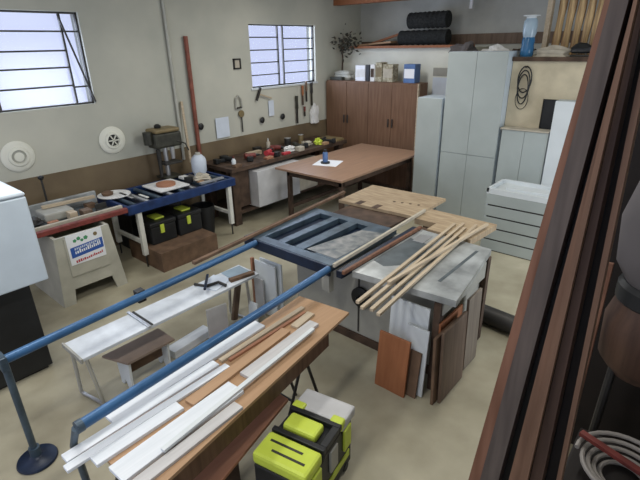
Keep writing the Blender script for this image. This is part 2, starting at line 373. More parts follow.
for i, (lx, lr, tl) in enumerate(lw):
    b = B(); prof = [(lr*(1+.12*math.sin(k*1.3+i)), k*.115) for k in range(11)]
    b.lathe(prof, (lx, 7.12, 2.25), (tl+.03, 0, 1), 9)
    tag(build('wooden_log', b, m_log, smooth=False), 'upright yellowish split log on the loft, ' + ['leftmost', 'second from the left', 'middle one', 'fourth from the left', 'thinnest and rightmost'][i] + ' of five', 'log', 'split logs on the loft')
t = thing('work_shoe', 'black shoe lying on the loft below the split logs', 'shoe', (-1.48, 6.60, 2.25))
build('upper', B().blob((-1.48, 6.60, 2.33), .12, .06, .08, .12, 5), m_black, t, True)
build('sole', B().box(-1.59, -1.37, 6.55, 6.65, 2.25, 2.275, .01), m_darkmetal, t)
t = thing('work_shoe', 'small black and white shoe at the right end of the loft', 'shoe', (-1.25, 6.62, 2.25))
build('upper', B().blob((-1.25, 6.62, 2.32), .09, .07, .07, .12, 6), m_black, t, True)
build('sole', B().box(-1.33, -1.17, 6.57, 6.67, 2.25, 2.275, .01), m_white, t)
tag(build('plastic_sack', B().blob((-1.22, 6.86, 2.36), .12, .10, .15, .3, 13), m_sackwhite, smooth=True), 'white and grey bundled sack on the loft behind the shoes', 'sack')
# hanging coil of cable on the beige wall
t = thing('cable_coil', 'black cable coil hanging on the beige wall right of the tall white cabinet', 'cable', (-2.05, 6.48, 1.65))
for k in range(3):
    pts = [(-2.05+.085*math.cos(a)*(1-.12*k), 6.475-.012*k, 1.98-.06*k+(.16+.012*k)*math.sin(a)) for a in [j*2*math.pi/22 for j in range(23)]]
    build('loop', B().tube(pts, .008, 6), m_black, t)
build('wire_loop', B().tube([(-2.05+.08*math.cos(a), 6.465, 1.74+.13*math.sin(a)) for a in [j*2*math.pi/22 for j in range(23)]], .005, 6), m_darkmetal, t)
build('hook', B().cyl((-2.05, 6.5, 2.13), (-2.05, 6.44, 2.13), .008, n=8), m_darkmetal, t)
tag(build('hanging_tube', B().box(-3.52, -3.47, 7.86, 7.90, 2.93, ZC, .004), m_paper), 'short white tube hanging from the ceiling over the loft', 'tube')
# black block in the opening, its inner shade put into colour
struct('opening_shade', B().box(-1.788, -1.402, 6.52, 6.6, 1.352, 1.748), m_black)

# ------------------------------------------------ brown wardrobe with doors and goods on top
WY = 6.92
t = thing('wardrobe', 'walnut brown wardrobe with four doors against the back wall', 'wardrobe', (-4.85, 7.2, 0))
x0, x1, zt = -5.76, -3.84, 1.83
build('body', B().box(x0, x1, WY+.02, 7.26, 0.06, zt, .004), m_ward, t)
build('plinth', B().box(x0+.02, x1-.02, WY+.05, 7.24, 0, .06), m_darkwood, t)
ww = (x1-x0)/4
for k in range(4):
    a = x0+ww*k
    d = build('door', B().box(a+.003, a+ww-.003, WY, WY+.02, .08, zt-.02, .002), m_ward, t)
    hx = a+ww-.04 if k % 2 == 0 else a+.04
    build('handle', B().cyl((hx, WY-.025, 1.24), (hx, WY-.025, 1.10), .012, n=8), m_darkmetal, d)
build('side_edge', B().box(x1, x1+.02, WY+.0, WY+.05, .06, zt), m_palewood, t)
def carton(x0, x1, y0, y1, z0, z1, m, lab, band=None, name='carton_box'):
    t = thing(name, lab, 'box', ((x0+x1)/2, (y0+y1)/2, z0), 'packages on top of the wardrobe')
    build('body', B().box(x0, x1, y0, y1, z0, z1, .004), m, t)
    if band: build('label_panel', B().box(x0+.012, x1-.012, y0-.004, y0, z0+(z1-z0)*.25, z0+(z1-z0)*.75), band, t)
z0 = zt
carton(-5.18, -4.97, 7.05, 7.22, z0, z0+.26, m_paper, 'white carton standing on the wardrobe, leftmost of the packages', m_sackwhite)
carton(-4.96, -4.88, 7.05, 7.22, z0, z0+.27, m_black, 'narrow black carton standing on the wardrobe beside the white one')
carton(-4.86, -4.77, 7.05, 7.22, z0, z0+.28, m_sackwhite, 'white and brown striped carton on the wardrobe, third of the packages', m_oldwood)
carton(-4.75, -4.62, 7.05, 7.22, z0, z0+.31, m_carton, 'tall printed brown carton on the wardrobe, left half of the pair', m_brass)
carton(-4.60, -4.40, 7.05, 7.23, z0, z0+.28, m_carton, 'printed brown carton on the wardrobe left of the blue pack', m_sack)
carton(-4.17, -3.96, 7.02, 7.20, z0, z0+.29, m_bluepack, 'blue and white pack standing on the right end of the wardrobe', m_paper)
tag(build('grey_bundle', B().blob((-5.50, 7.14, z0+.06), .20, .10, .10, .3, 15), m_pvc, smooth=True), 'low grey green bundle on the left end of the wardrobe', 'bundle')
tag(build('dark_case', B().box(-5.70, -5.42, 6.96, 7.06, z0, z0+.06, .01), m_darkgreen), 'flat dark case on the front left corner of the wardrobe', 'case')
# wall recess panel
t = thing('meter_cover', 'pale metal cover with a grey top in the wall between wardrobe and tall cabinet', 'cover', (-3.72, 7.5, 1.55))
build('frame', B().box(-3.88, -3.50, 7.46, 7.5, 1.50, 2.06), m_wall2, t)
build('panel', B().box(-3.85, -3.52, 7.44, 7.462, 1.52, 1.90), m_paperblue, t)
build('top_strip', B().box(-3.86, -3.51, 7.45, 7.46, 1.92, 2.05), m_saw_grey, t)

# ------------------------------------------------ white cabinets
def cabinet(name, lab, x0, x1, y0, y1, z1, nd, split=None, m=m_greywhite, z0=0):
    t = thing(name, lab, 'cabinet', ((x0+x1)/2, (y0+y1)/2, z0), 'white cabinets by the back wall')
    build('body', B().box(x0, x1, y0+.02, y1, z0, z1, .003), m_lit_white, t)  # body lighter than the doors, side light put into its colour
    w = (x1-x0)/nd
    for k in range(nd):
        zs = [z0+.01, z1-.004] if split is None else [z0+.01, split-.003, split+.003, z1-.004]
        for a, b in zip(zs[::2], zs[1::2]):
            build('door', B().box(x0+w*k+.002, x0+w*(k+1)-.002, y0, y0+.018, a, b, .002), m, t)
    return t
cabinet('tall_cabinet', 'tallest pale grey cabinet with two columns of doors reaching the loft', -3.06, -2.24, 6.32, 6.76, 2.32, 2, .95)
cabinet('low_wardrobe_cabinet', 'plain pale grey cabinet shorter than the tall one, on its left', -3.48, -3.09, 6.30, 6.72, 1.70, 1, None)
cabinet('base_cabinet', 'mid-height pale grey cabinet behind the stack of drawers', -2.19, -1.60, 6.30, 6.495, 1.36, 2, .62)
tag(build('shelf_board', B().box(-2.21, -1.60, 6.285, 6.497, 1.36, 1.378, .003), m_sack), 'thin pale board lying on top of the mid-height cabinet', 'board')
cabinet('narrow_cabinet', 'narrow white cabinet standing upright right of the mid-height cabinet', -1.585, -1.20, 6.28, 6.495, 1.76, 1, None, m_white)
t = thing('drawer_stack', 'white chest of five drawer fronts on the floor at the right back', 'chest of drawers', (-1.5, 5.65, 0))
build('body', B().box(-1.96, -1.02, 5.42, 5.93, 0, .72, .003), m_white, t)
for k in range(5):
    z = .012+.148*k
    d = build('drawer', B().box(-1.955, -1.025, 5.40, 5.42, z, z+.128, .002), m_greywhite, t)
build('shadow_gap_rail', B().box(-1.93, -1.05, 5.412, 5.422, .0, .73), m_darkmetal, t)
top = B()
top.box(-1.96, -1.02, 5.40, 5.93, .735, .755)
top.box(-1.96, -1.02, 5.40, 5.425, .755, .80); top.box(-1.96, -1.02, 5.905, 5.93, .755, .80); top.box(-1.96, -1.935, 5.4, 5.93, .755, .80); top.box(-1.045, -1.02, 5.4, 5.93, .755, .80)
build('top_tray', top, m_white, t)
tag(build('loose_strip', B().box(-1.80, -1.10, 5.60, 5.66, .756, .785, .002), m_white), 'thin white strip lying in the open top of the drawer chest', 'strip')

# ------------------------------------------------ big brown table
t = thing('work_table', 'large brown laminate table in front of the wardrobe', 'table', (-4.17, 5.65, 0))
build('tabletop', B().box(-4.80, -3.56, 4.57, 6.74, .77, .80, .004), m_table, t)
for (a, b_) in ((-4.68, 4.75), (-3.70, 4.75), (-4.68, 6.55), (-3.70, 6.55)):
    build('leg', B().box(a-.03, a+.03, b_-.03, b_+.03, 0, .77, .003), m_oldwood, t)
build('apron', B().box(-4.70, -3.68, 4.72, 4.75, .66, .77), m_oldwood, t)
build('apron', B().box(-3.70, -3.67, 4.75, 6.55, .66, .77), m_oldwood, t)
build('stretcher', B().box(-4.70, -4.66, 4.75, 6.55, .15, .20), m_oldwood, t)
build('stretcher', B().box(-3.72, -3.68, 4.75, 6.55, .15, .20), m_oldwood, t)
tag(build('paper_sheet', B().box(-4.52, -4.15, 5.05, 5.42, .80, .803).tilt((-4.33, 5.23, .8), .35, 'Z'), m_paper), 'white sheet of paper lying on the brown table', 'paper')
t = thing('trim_router', 'small blue and black hand tool standing on the paper sheet', 'power tool', (-4.36, 5.20, .803))
build('base', B().lathe([(.07, 0), (.07, .02)], (-4.36, 5.20, .803)), m_black, t)
build('motor', B().lathe([(.035, .02), (.04, .06), (.04, .15), (.03, .17)], (-4.36, 5.20, .803)), m_bluepack, t, True)
build('cap', B().lathe([(.03, .17), (.025, .20)], (-4.36, 5.20, .803)), m_black, t, True)

# ------------------------------------------------ old bench along left wall
t = thing('carpenter_bench', 'old dark wooden workbench along the left wall below the hanging tools', 'workbench', (-5.35, 5.2, 0))
build('bench_top', B().box(-5.74, -5.02, 3.95, 6.60, .80, .86, .005), m_oldwood, t)
for (a, b_) in ((-5.10, 4.02), (-5.10, 6.45), (-5.66, 4.02), (-5.66, 6.45)):
    build('leg', B().box(a-.06, a+.06, b_-.06, b_+.06, 0, .80, .005), m_oldwood, t)
build('side_board', B().box(-5.12, -5.08, 3.96, 4.30, .25, .80), m_oldwood, t)
build('lower_shelf', B().box(-5.72, -5.05, 4.0, 6.5, .16, .20), m_oldwood, t)
tag(build('white_carcass', B().box(-5.55, -4.92, 4.33, 5.22, .22, .76, .003), m_panelgrey), 'pale grey box carcass stored under the old workbench', 'carcass')
tag(build('white_carcass', B().box(-5.55, -5.00, 5.25, 5.75, .22, .72, .003), m_sack), 'beige box stored under the workbench right of the pale one', 'carcass')
def drill(x, y, z, ang, m, lab, name='cordless_drill'):
    t = thing(name, lab, 'power tool', (x, y, z), 'power tools on the old workbench')
    rot = Matrix.Translation((x, y, z)) @ Matrix.Rotation(ang, 4, 'Z')
    def L(p): return rot @ Vector(p)
    build('motor', B().cyl(L((-.09, 0, .05)), L((.08, 0, .05)), .042, .036, 12), m, t, True)
    build('chuck', B().cyl(L((.08, 0, .05)), L((.15, 0, .05)), .025, .012, 10), m_black, t, True)
    build('grip', B().board(L((-.04, -.02, .035)), L((-.06, -.14, .035)), .045, .045, (0, 0, 1), .008), m, t)
    build('battery', B().board(L((-.06, -.14, .04)), L((-.07, -.20, .04)), .09, .07, (0, 0, 1), .008), m_black, t)
drill(-5.30, 4.55, .862, 1.2, m_red, 'red power drill lying on the old workbench nearest the blue table')
drill(-5.25, 4.88, .862, 2.0, m_signred, 'bright red power tool lying in the middle of the old workbench')
drill(-5.40, 5.20, .862, .6, m_red, 'dark red power tool at the back of the workbench under the pinned note')
drill(-5.40, 4.20, .862, .1, m_black, 'black power tool on the near end of the old workbench')
drill(-5.30, 5.55, .862, 2.6, m_darkgreen, 'dark green power tool on the far half of the old workbench')
drill(-5.2, 6.18, .862, 2.2, m_black, 'black power tool on the far end of the old workbench')
def lathe_item(name, x, y, z, prof, m, lab, cat, top=None):
    t = thing(name, lab, cat, (x, y, z)) if top else None
    o = build('body' if top else name, B().lathe(prof, (x, y, z), n=18), m, t, True)
    if not top: return tag(o, lab, cat)
    build(top[0], B().lathe(top[1], (x, y, z), n=14), top[2], t, True); return t
lathe_item('glue_bottle', -5.12, 4.08, .86, [(.03, 0), (.032, .09), (.014, .12)], m_white, 'small white squeeze bottle on the near corner of the workbench', 'bottle', ('nozzle', [(.010, .12), (.004, .16)], m_red))
lathe_item('glue_bottle', -5.52, 5.14, .86, [(.03, 0), (.032, .13), (.014, .16)], m_sack, 'beige bottle standing behind the red tools on the workbench', 'bottle', ('nozzle', [(.010, .16), (.004, .20)], m_white))
lathe_item('paint_can', -5.55, 5.62, .86, [(.055, 0), (.055, .12)], m_darkmetal, 'dark can at the wall side of the workbench', 'can', ('rim', [(.058, .12), (.058, .128)], m_alu))
lathe_item('paint_can', -5.50, 5.90, .86, [(.045, 0), (.045, .14)], m_brass, 'ochre can on the workbench below the hanging green tool', 'can', ('rim', [(.048, .14), (.048, .148)], m_alu))
tag(build('crumpled_paper', B().blob((-5.20, 5.30, .89), .07, .10, .045, .4, 21), m_sackwhite, smooth=True), 'crumpled white paper on the front edge of the workbench', 'paper')
tag(build('crumpled_paper', B().blob((-5.27, 5.80, .89), .08, .08, .045, .4, 22), m_sack, smooth=True), 'crumpled beige paper on the far part of the workbench', 'paper')
rnd = random.Random(77)
CL = [('wood_scrap', 'wood scrap', 4.10, m_crate), ('plastic_case', 'small case', 4.30, m_black), ('wood_scrap', 'wood scrap', 4.72, m_mdf_red), ('plastic_case', 'small case', 4.98, m_darkmetal),
      ('sanding_block', 'sanding block', 5.10, m_signred), ('wood_scrap', 'wood scrap', 5.42, m_sack), ('plastic_case', 'small case', 5.70, m_darkmetal), ('sanding_block', 'sanding block', 6.05, m_mdf), ('wood_scrap', 'wood scrap', 6.28, m_palewood)]
PLC = ['at the near end', 'behind the black power tool', 'beside the nearest red drill', 'behind the bright red tool', 'on the front edge', 'beside the crumpled white paper', 'by the dark can', 'beside the yellow rag', 'at the far end']
for (nm_, ct_, y_, mm_), pl_ in zip(CL, PLC):
    x_ = -5.08 if ct_ != 'small case' else -5.62; dx_, dy_, dz_ = rnd.uniform(.03, .05), rnd.uniform(.05, .08), rnd.uniform(.03, .08)
    col_ = {'crate': 'brown', 'black': 'black', 'red': 'red', 'dark': 'dark', 'sig': 'red'}
    tag(build(nm_, B().box(x_-dx_, x_+dx_, y_-dy_, y_+dy_, .86, .86+dz_, .006), mm_), 'small '+ct_+' on the old workbench '+pl_, ct_.split()[-1])
tag(build('yellow_rag', B().blob((-5.16, 5.97, .90), .07, .07, .06, .4, 23), m_yellow, smooth=True), 'yellow green rag on the far part of the workbench', 'rag')
tag(build('yellow_board', B().box(-5.45, -5.05, 6.34, 6.55, .86, .90, .003), m_brass), 'ochre board lying on the far end of the workbench beside the wardrobe', 'board')
tag(build('wood_block', B().box(-5.50, -5.42, 4.62, 4.90, .86, .92, .004), m_palewood), 'small pale wood block behind the red drill on the workbench', 'block')

# ------------------------------------------------ blue roller table
t = thing('roller_table', 'royal blue roller table with white legs along the left wall', 'roller table', (-5.2, 3.05, 0))
build('side_rail', B().box(-4.88, -4.82, 2.28, 3.84, .70, .80, .004), m_royal, t)
build('side_rail', B().box(-5.56, -5.50, 2.28, 3.84, .70, .80, .004), m_royal, t)
build('bed_plate', B().box(-5.50, -4.88, 2.30, 3.82, .70, .725), m_navy, t)
build('end_rail', B().box(-5.50, -4.88, 2.28, 2.32, .70, .80), m_royal, t)
build('end_rail', B().box(-5.50, -4.88, 3.80, 3.84, .70, .80), m_royal, t)
for k in range(9):
    y = 2.42+k*.165
    build('roller', B().cyl((-5.50, y, .775), (-4.88, y, .775), .026, n=14), m_alu if k % 2 else m_bluetop, t, True)
for (a, b_) in ((-4.86, 2.42), (-5.50, 2.42), (-4.86, 3.74), (-5.50, 3.74)):
    l = build('leg', B().box(a-.028, a+.028, b_-.028, b_+.028, .16, .70, .003), m_whitepaint, t)
    build('foot_screw', B().cyl((a, b_, 0), (a, b_, .16), .010, n=8), m_darkmetal, l)
for y in (2.42, 3.74): build('cross_brace', B().box(-5.48, -4.88, y-.018, y+.018, .30, .34), m_whitepaint, t)
# clutter on the roller table
t = thing('sanding_block_tray', 'shallow white tray with a reddish brown disc on the blue table', 'tray', (-5.22, 2.98, .80))
build('tray', B().box(-5.44, -5.0, 2.82, 3.24, .803, .825, .006), m_sackwhite, t)
build('disc', B().lathe([(.12, 0), (.12, .03), (.05, .05), (.02, .055)], (-5.2, 3.02, .825)), m_mdf_red, t, True)
lathe_item('plastic_bucket', -5.36, 3.66, .80, [(.08, 0), (.10, .06), (.105, .20), (.09, .24), (.05, .28)], m_paperblue, 'white plastic canister standing on the blue table beside the red pipe', 'canister', ('cap', [(.04, .28), (.035, .31)], m_pvc))
tag(build('crumpled_cloth', B().blob((-5.08, 3.50, .84), .10, .11, .05, .4, 31), m_sack, smooth=True), 'crumpled beige cloth on the far end of the blue table', 'cloth')
tag(build('flat_iron_bar', B().board((-4.93, 3.35, .815), (-4.93, 3.72, .815), .05, .025), m_alu), 'short bright metal bar on the far end of the blue table', 'bar')
# drill press against the wall
dx, dy = -5.62, 3.33
t = thing('drill_press', 'old green brown bench drill press against the left wall', 'drill press', (dx, dy, .80))
build('base', B().box(dx-.10, dx+.16, dy-.13, dy+.13, .80, .83, .006), m_darkgreen, t)
build('column', B().cyl((dx, dy, .83), (dx, dy, 1.42), .032, n=12), m_alu, t, True)
build('column', B().cyl((dx+.05, dy-.13, .83), (dx+.05, dy-.13, 1.20), .022, .03, n=12), m_darkmetal, t, True)
build('head', B().box(dx-.08, dx+.14, dy-.20, dy+.20, 1.22, 1.42, .03), m_darkgreen, t)
build('belt_cover', B().box(dx-.10, dx+.16, dy-.19, dy+.17, 1.42, 1.47, .02), m_brass, t)
build('motor', B().cyl((dx+.02, dy-.23, 1.28), (dx+.02, dy-.23, 1.44), .06, n=16), m_darkgreen, t, True)
build('spindle', B().cyl((dx+.10, dy+.05, 1.06), (dx+.10, dy+.05, 1.22), .024, .035, n=12), m_alu, t, True)
build('table', B().box(dx-.02, dx+.17, dy-.12, dy+.14, 1.0, 1.025, .006), m_darkmetal, t)
build('feed_lever', B().tube([(dx+.14, dy+.10, 1.30), (dx+.20, dy+.20, 1.25), (dx+.20, dy+.24, 1.15)], .009), m_darkmetal, t)
build('knob', B().lathe([(.04, 0), (.045, .03), (.02, .05)], (dx, dy-.06, 1.47)), m_black, t, True)
# crate, toolbox under blue table
t = thing('wooden_crate', 'rough brown wooden crate under the blue roller table', 'crate', (-4.85, 2.85, 0))
cb = B(); cb.box(-5.30, -4.56, 2.45, 2.49, 0, .22); cb.box(-5.30, -4.56, 3.21, 3.25, 0, .22); cb.box(-4.60, -4.56, 2.49, 3.21, 0, .22); cb.box(-5.30, -5.26, 2.49, 3.21, 0, .22)
build('side', cb, m_crate, t); build('lid', B().box(-5.3, -4.56, 2.45, 3.25, .22, .24, .003), m_crate, t)
def toolbox_small(x, y, z, lab):
    t = thing('toolbox', lab, 'toolbox', (x, y, z))
    build('body', B().box(x-.17, x+.17, y-.17, y+.17, z, z+.22, .012), m_black, t)
    l = build('lid', B().box(x-.18, x+.18, y-.18, y+.18, z+.22, z+.28, .015), m_black, t)
    build('handle', B().box(x-.09, x+.10, y-.06, y+.07, z+.28, z+.305, .01), m_yellow, l)
    build('latch', B().box(x+.17, x+.19, y-.05, y+.0, z+.13, z+.24, .005), m_yellow, t)
toolbox_small(-5.02, 2.70, .24, 'black toolbox with yellow green handle under the blue table, nearer the grey machine')
toolbox_small(-5.02, 3.08, .24, 'black toolbox with yellow green handle under the blue table, farther from the grey machine')
tag(build('dark_case', B().box(-5.74, -5.36, 2.55, 3.3, 0, .55, .01), m_black), 'black case standing by the wall behind the toolboxes', 'case')
tag(build('dark_bin', B().lathe([(.13, 0), (.16, .3), (.165, .42), (.15, .42), (.14, .05)], (-5.20, 3.52, 0), n=20), m_black, smooth=True), 'black bin on the floor under the far end of the blue table', 'bin')

# ------------------------------------------------ grey machine with a sign (left)
t = thing('jointer_machine', 'cream grey wood planer with a printed sign and a long red rail', 'machine', (-5.1, 1.75, 0))
FX = -4.66
b = B()
b.prism([(1.36, 0), (1.48, 0), (1.50, .16), (1.90, .16), (1.93, 0), (2.05, 0), (1.97, .74), (1.42, .74)], 0, FX-.03, FX)
b.prism([(1.36, 0), (1.48, 0), (1.50, .16), (1.90, .16), (1.93, 0), (2.05, 0), (1.97, .74), (1.42, .74)], 0, -5.45, -5.42)
b.prism([(1.36, 0), (1.42, .74), (1.45, .74), (1.39, 0)], 0, -5.42, FX-.03)
b.prism([(2.05, 0), (1.97, .74), (1.94, .74), (2.02, 0)], 0, -5.42, FX-.03)
build('body', b, m_cream_metal, t)
build('front_panel', B().box(FX, FX+.012, 1.50, 1.90, .30, .72, .004), m_cream_metal, t)
build('table_plate', B().box(-5.52, -4.80, 1.28, 2.18, .755, .785, .004), m_cast_dark, t)
build('front_rail', B().box(-4.81, -4.75, 1.25, 2.255, .765, .82, .008), m_red, t)
build('scale_strip', B().box(-4.90, -4.86, 1.25, 2.25, .785, .83), m_sack, t)
build('fence', B().box(-5.40, -5.36, 1.30, 2.2, .785, .92, .004), m_cast, t)
build('cutter_housing', B().box(-5.34, -5.06, 1.52, 1.82, .785, .88, .02), m_saw_grey, t)
build('adjuster_post', B().cyl((-5.45, 1.70, .785), (-5.45, 1.70, 1.16), .011, n=8), m_darkmetal, t)
build('adjuster_knob', B().lathe([(.015, 0), (.03, .015), (.03, .035), (.012, .045)], (-5.45, 1.70, 1.15)), m_black, t, True)
SZ = .045
sg = build('sign_plate', B().box(FX+.012, FX+.018, 1.52, 1.88, .38+SZ, .70+SZ), m_paper, t)
# printing on the sign: green leaf marks, yellow flower, blue band with white strokes, red line of script
SX = FX+.018
build('sign_band', B().prism([(1.54, .455+SZ), (1.87, .48+SZ), (1.87, .59+SZ), (1.54, .565+SZ)], 0, SX, SX+.002), m_signblue, sg)
gb = B()
for (y, z, s_) in ((1.60, .63, .02), (1.64, .645, .022), (1.67, .62, .018), (1.71, .635, .024)):
    gb.lathe([(s_, 0), (s_*.8, .002)], (SX, y, z+SZ), (1, 0, 0), 5)
build('sign_leaf', gb, m_signgreen, sg)
build('sign_flower', B().lathe([(.022, 0), (.02, .002)], (SX, 1.81, .645+SZ), (1, 0, 0), 8), m_brass, sg)
rb = B(); k = 1.57; rnd = random.Random(5)
while k < 1.84:
    w_ = rnd.uniform(.010, .018); h_ = rnd.uniform(.016, .030); zz = SZ+.395+(k-1.57)*.1
    rb.box(SX, SX+.002, k, k+w_, zz, zz+h_); k += w_+.006
build('sign_script', rb, m_signred, sg)
wb = B(); k = 1.58
while k < 1.84:
    w_ = rnd.uniform(.010, .016); zz = SZ+.49+(k-1.57)*.1
    wb.box(SX+.002, SX+.0035, k, k+w_, zz, zz+rnd.choice((.028, .04))); k += w_+.008
build('sign_letter_strokes', wb, m_paper, sg)
nb = B(); k = 1.58
while k < 1.84:
    w_ = rnd.uniform(.008, .014); zz = SZ+.532+(k-1.57)*.1
    nb.box(SX+.002, SX+.0035, k, k+w_, zz, zz+.022); k += w_+.008
build('sign_top_strokes', nb, m_paperblue, sg)
# clutter on machine
tag(build('oval_plate', B().lathe([(.17, 0), (.19, .012), (.19, .018), (.16, .012)], (-5.38, 2.42, .803), n=28), m_sackwhite, smooth=True), 'white round board lying between the grey machine and blue table', 'board')
tag(build('wood_strip', B().board((-5.28, 1.58, .90), (-5.22, 2.12, .90), .05, .03), m_palewood), 'pale wood strip lying across the top of the grey machine', 'strip')
tag(build('wood_offcut', B().box(-5.04, -4.94, 1.72, 1.80, .787, .87, .004), m_palewood), 'upright pale offcut on the grey machine', 'offcut')
tag(build('wood_offcut', B().box(-5.06, -4.95, 1.86, 1.96, .787, .85, .004), m_darkwood), 'dark square offcut on the grey machine right of the pale one', 'offcut')
tag(build('motor_block', B().blob((-5.08, 1.40, .82), .08, .09, .055, .25, 41), m_darkmetal, smooth=True), 'dark lump of machine parts at the near end of the grey machine', 'machine part')
tag(build('metal_bracket', B().box(-5.02, -4.92, 2.02, 2.14, .787, .82, .003).box(-5.02, -5.00, 2.02, 2.14, .82, .87), m_darkmetal), 'dark angle bracket on the grey machine near the blue table', 'bracket')
tag(build('brown_disc', B().lathe([(.06, 0), (.07, .03), (.03, .05)], (-5.42, 2.36, .818), n=14), m_crate, smooth=True), 'brown bowl-like scrap on the white round board', 'scrap')

for nm_, ct_, x_, y_, z_, dx_, dy_, dz_, mm_, lab_ in (
    ('steel_square', 'tool', -5.20, 1.42, .786, .02, .10, .02, m_alu, 'short bright steel piece on the near end of the grey machine'),
    ('wood_scrap', 'scrap', -4.98, 1.56, .786, .03, .05, .035, m_mdf_red, 'reddish wood scrap on the front edge of the grey machine'),
    ('wood_scrap', 'scrap', -5.22, 2.05, .786, .05, .05, .05, m_crate, 'brown wood scrap on the grey machine by the white round board'),
    ('sanding_pad', 'pad', -5.05, 2.12, .786, .0, .0, .0, m_black, ''),
    ('dark_tin', 'tin', -5.14, 3.32, .803, .04, .04, .07, m_black, 'black tin beside the white tray on the blue table'),
    ('paper_scrap', 'paper', -5.36, 3.40, .803, .06, .05, .03, m_sackwhite, 'white paper scrap beside the drill press foot'),
    ('metal_strip', 'strip', -5.05, 2.62, .803, .10, .015, .012, m_whitepaint, 'pale strip lying across the near rollers of the blue table'),
    ('metal_strip', 'strip', -5.25, 2.50, .803, .16, .02, .012, m_alu, 'bright strip lying on the blue table nearest the grey machine'),
    ('metal_strip', 'strip', -5.00, 3.42, .803, .05, .04, .02, m_mdf, 'small brown block on the blue table near its far end')):
    if lab_: tag(build(nm_, B().box(x_-dx_, x_+dx_, y_-dy_, y_+dy_, z_, z_+dz_, .003), mm_), lab_, ct_)
# ------------------------------------------------ white box on black stand (far left)
t = thing('white_appliance', 'large white box unit at the left edge on a black stand', 'appliance', (-3.95, .6, .84))
build('body', B().box(-4.35, -3.60, .10, 1.0, .84, 1.50, .012), m_lit_white, t)
build('lid', B().box(-4.35, -3.60, .10, 1.0, 1.503, 1.53, .012), m_lit_white, t)
t = thing('black_stand', 'black cabinet stand under the white box at the left edge', 'stand', (-4.0, .5, 0))
build('body', B().box(-4.30, -3.76, .15, .90, .03, .84, .006), m_black, t)
build('plinth', B().box(-4.27, -3.79, .18, .87, 0, .03), m_darkmetal, t)

# ------------------------------------------------ panel saw (centre)
t = thing('panel_saw', 'large grey sliding table saw with blue frame and cast top in the middle', 'table saw', (-2.0, 3.0, 0))
build('cabinet', B().box(-2.72, -1.22, 2.80, 3.50, .07, .80, .01), m_saw_grey, t)
build('plinth', B().box(-2.70, -1.24, 2.78, 3.52, 0, .07), m_oldwood, t)
ct = build('cast_top', B().prism([(-1.86, 2.52), (-1.05, 2.60), (-1.19, 3.56), (-1.86, 3.60)], 2, .80, .85), m_cast, t)
build('dark_patch', B().prism([(-1.84, 2.78), (-1.72, 2.74), (-1.60, 2.86), (-1.56, 3.10), (-1.64, 3.32), (-1.84, 3.36)], 2, .85, .8515), m_cast_dark, ct)  # irregular darker patch on the cast top
build('slot', B().box(-1.28, -1.255, 2.78, 3.45, .849, .8525), m_cast_dark, ct)
build('table_insert', B().box(-1.80, -1.70, 3.32, 3.5, .85, .854, .001), m_alu, ct)
# sliding frame with slots
fr = B(); fx0, fx1, fy0, fy1 = -3.02, -2.02, 2.46, 3.42
cols = [(-3.02, -2.86), (-2.70, -2.62), (-2.50, -2.40)]
fr.box(fx0, fx1, fy0, fy0+.10, .82, .87, .004); fr.box(fx0, fx1, fy1-.10, fy1, .82, .87, .004)
for a, b_ in cols: fr.box(a, b_, fy0+.10, fy1-.10, .82, .87)
fr.box(-2.27, -2.02, fy0+.10, fy1-.10, .82, .87)
sf = build('sliding_frame', fr, m_bluetop, t)
build('slot_tray', B().box(fx0+.03, fx1-.03, fy0+.03, fy1-.03, .79, .818), m_navy, sf)
build('front_edge', B().box(fx0, fx1, fy0-.02, fy0, .78, .868, .004), m_navy, sf)
build('worn_plate', B().prism([(-2.38, 2.58), (-2.06, 2.58), (-2.06, 3.26), (-2.26, 3.20)], 2, .87, .8725), m_worn, sf)
build('fence_rail', B().board((-1.985, 2.45, .885), (-2.05, 4.0, .885), .022, .03), m_sack, t)
build('guide_rail', B().box(-1.955, -1.90, 2.44, 3.60, .80, .86, .004), m_navy, t)
build('red_rail', B().box(-1.885, -1.86, 2.42, 3.60, .855, .885, .004), m_fg_red, t)
build('frame_leg', B().box(-2.96, -2.90, 3.26, 3.32, 0, .80), m_darkmetal, t)
hw = B(); hw.lathe([(.085, 0), (.095, .01), (.095, .03), (.08, .035)], (-1.95, 2.79, .47), (0, -1, 0), 24); hw.cyl((-1.95, 2.80, .47), (-1.95, 2.70, .47), .025)
hw = build('handwheel', hw, m_black, t, True)
build('crank_grip', B().cyl((-1.90, 2.76, .51), (-1.90, 2.66, .51), .014, n=8), m_darkmetal, hw)
build('door_line', B().box(-2.0, -1.985, 2.795, 2.80, .1, .78), m_darkmetal, t)
build('worn_corner', B().box(-2.12, -2.04, 2.46, 2.52, .62, .79, .005), m_saw_grey, t)
build('outfeed_support', B().box(-2.90, -2.20, 3.46, 4.52, .74, .80), m_oldwood, t)
for (a, b_) in ((-2.85, 4.46), (-2.25, 4.46)): build('frame_leg', B().box(a-.03, a+.03, b_-.03, b_+.03, 0, .74), m_oldwood, t)
build('right_brace', B().box(-1.22, -1.16, 2.66, 3.4, .66, .80), m_saw_grey, t)
for y in (2.66, 3.5): build('frame_leg', B().box(-1.22, -1.17, y-.03, y+.03, 0, .80), m_oldwood, t)
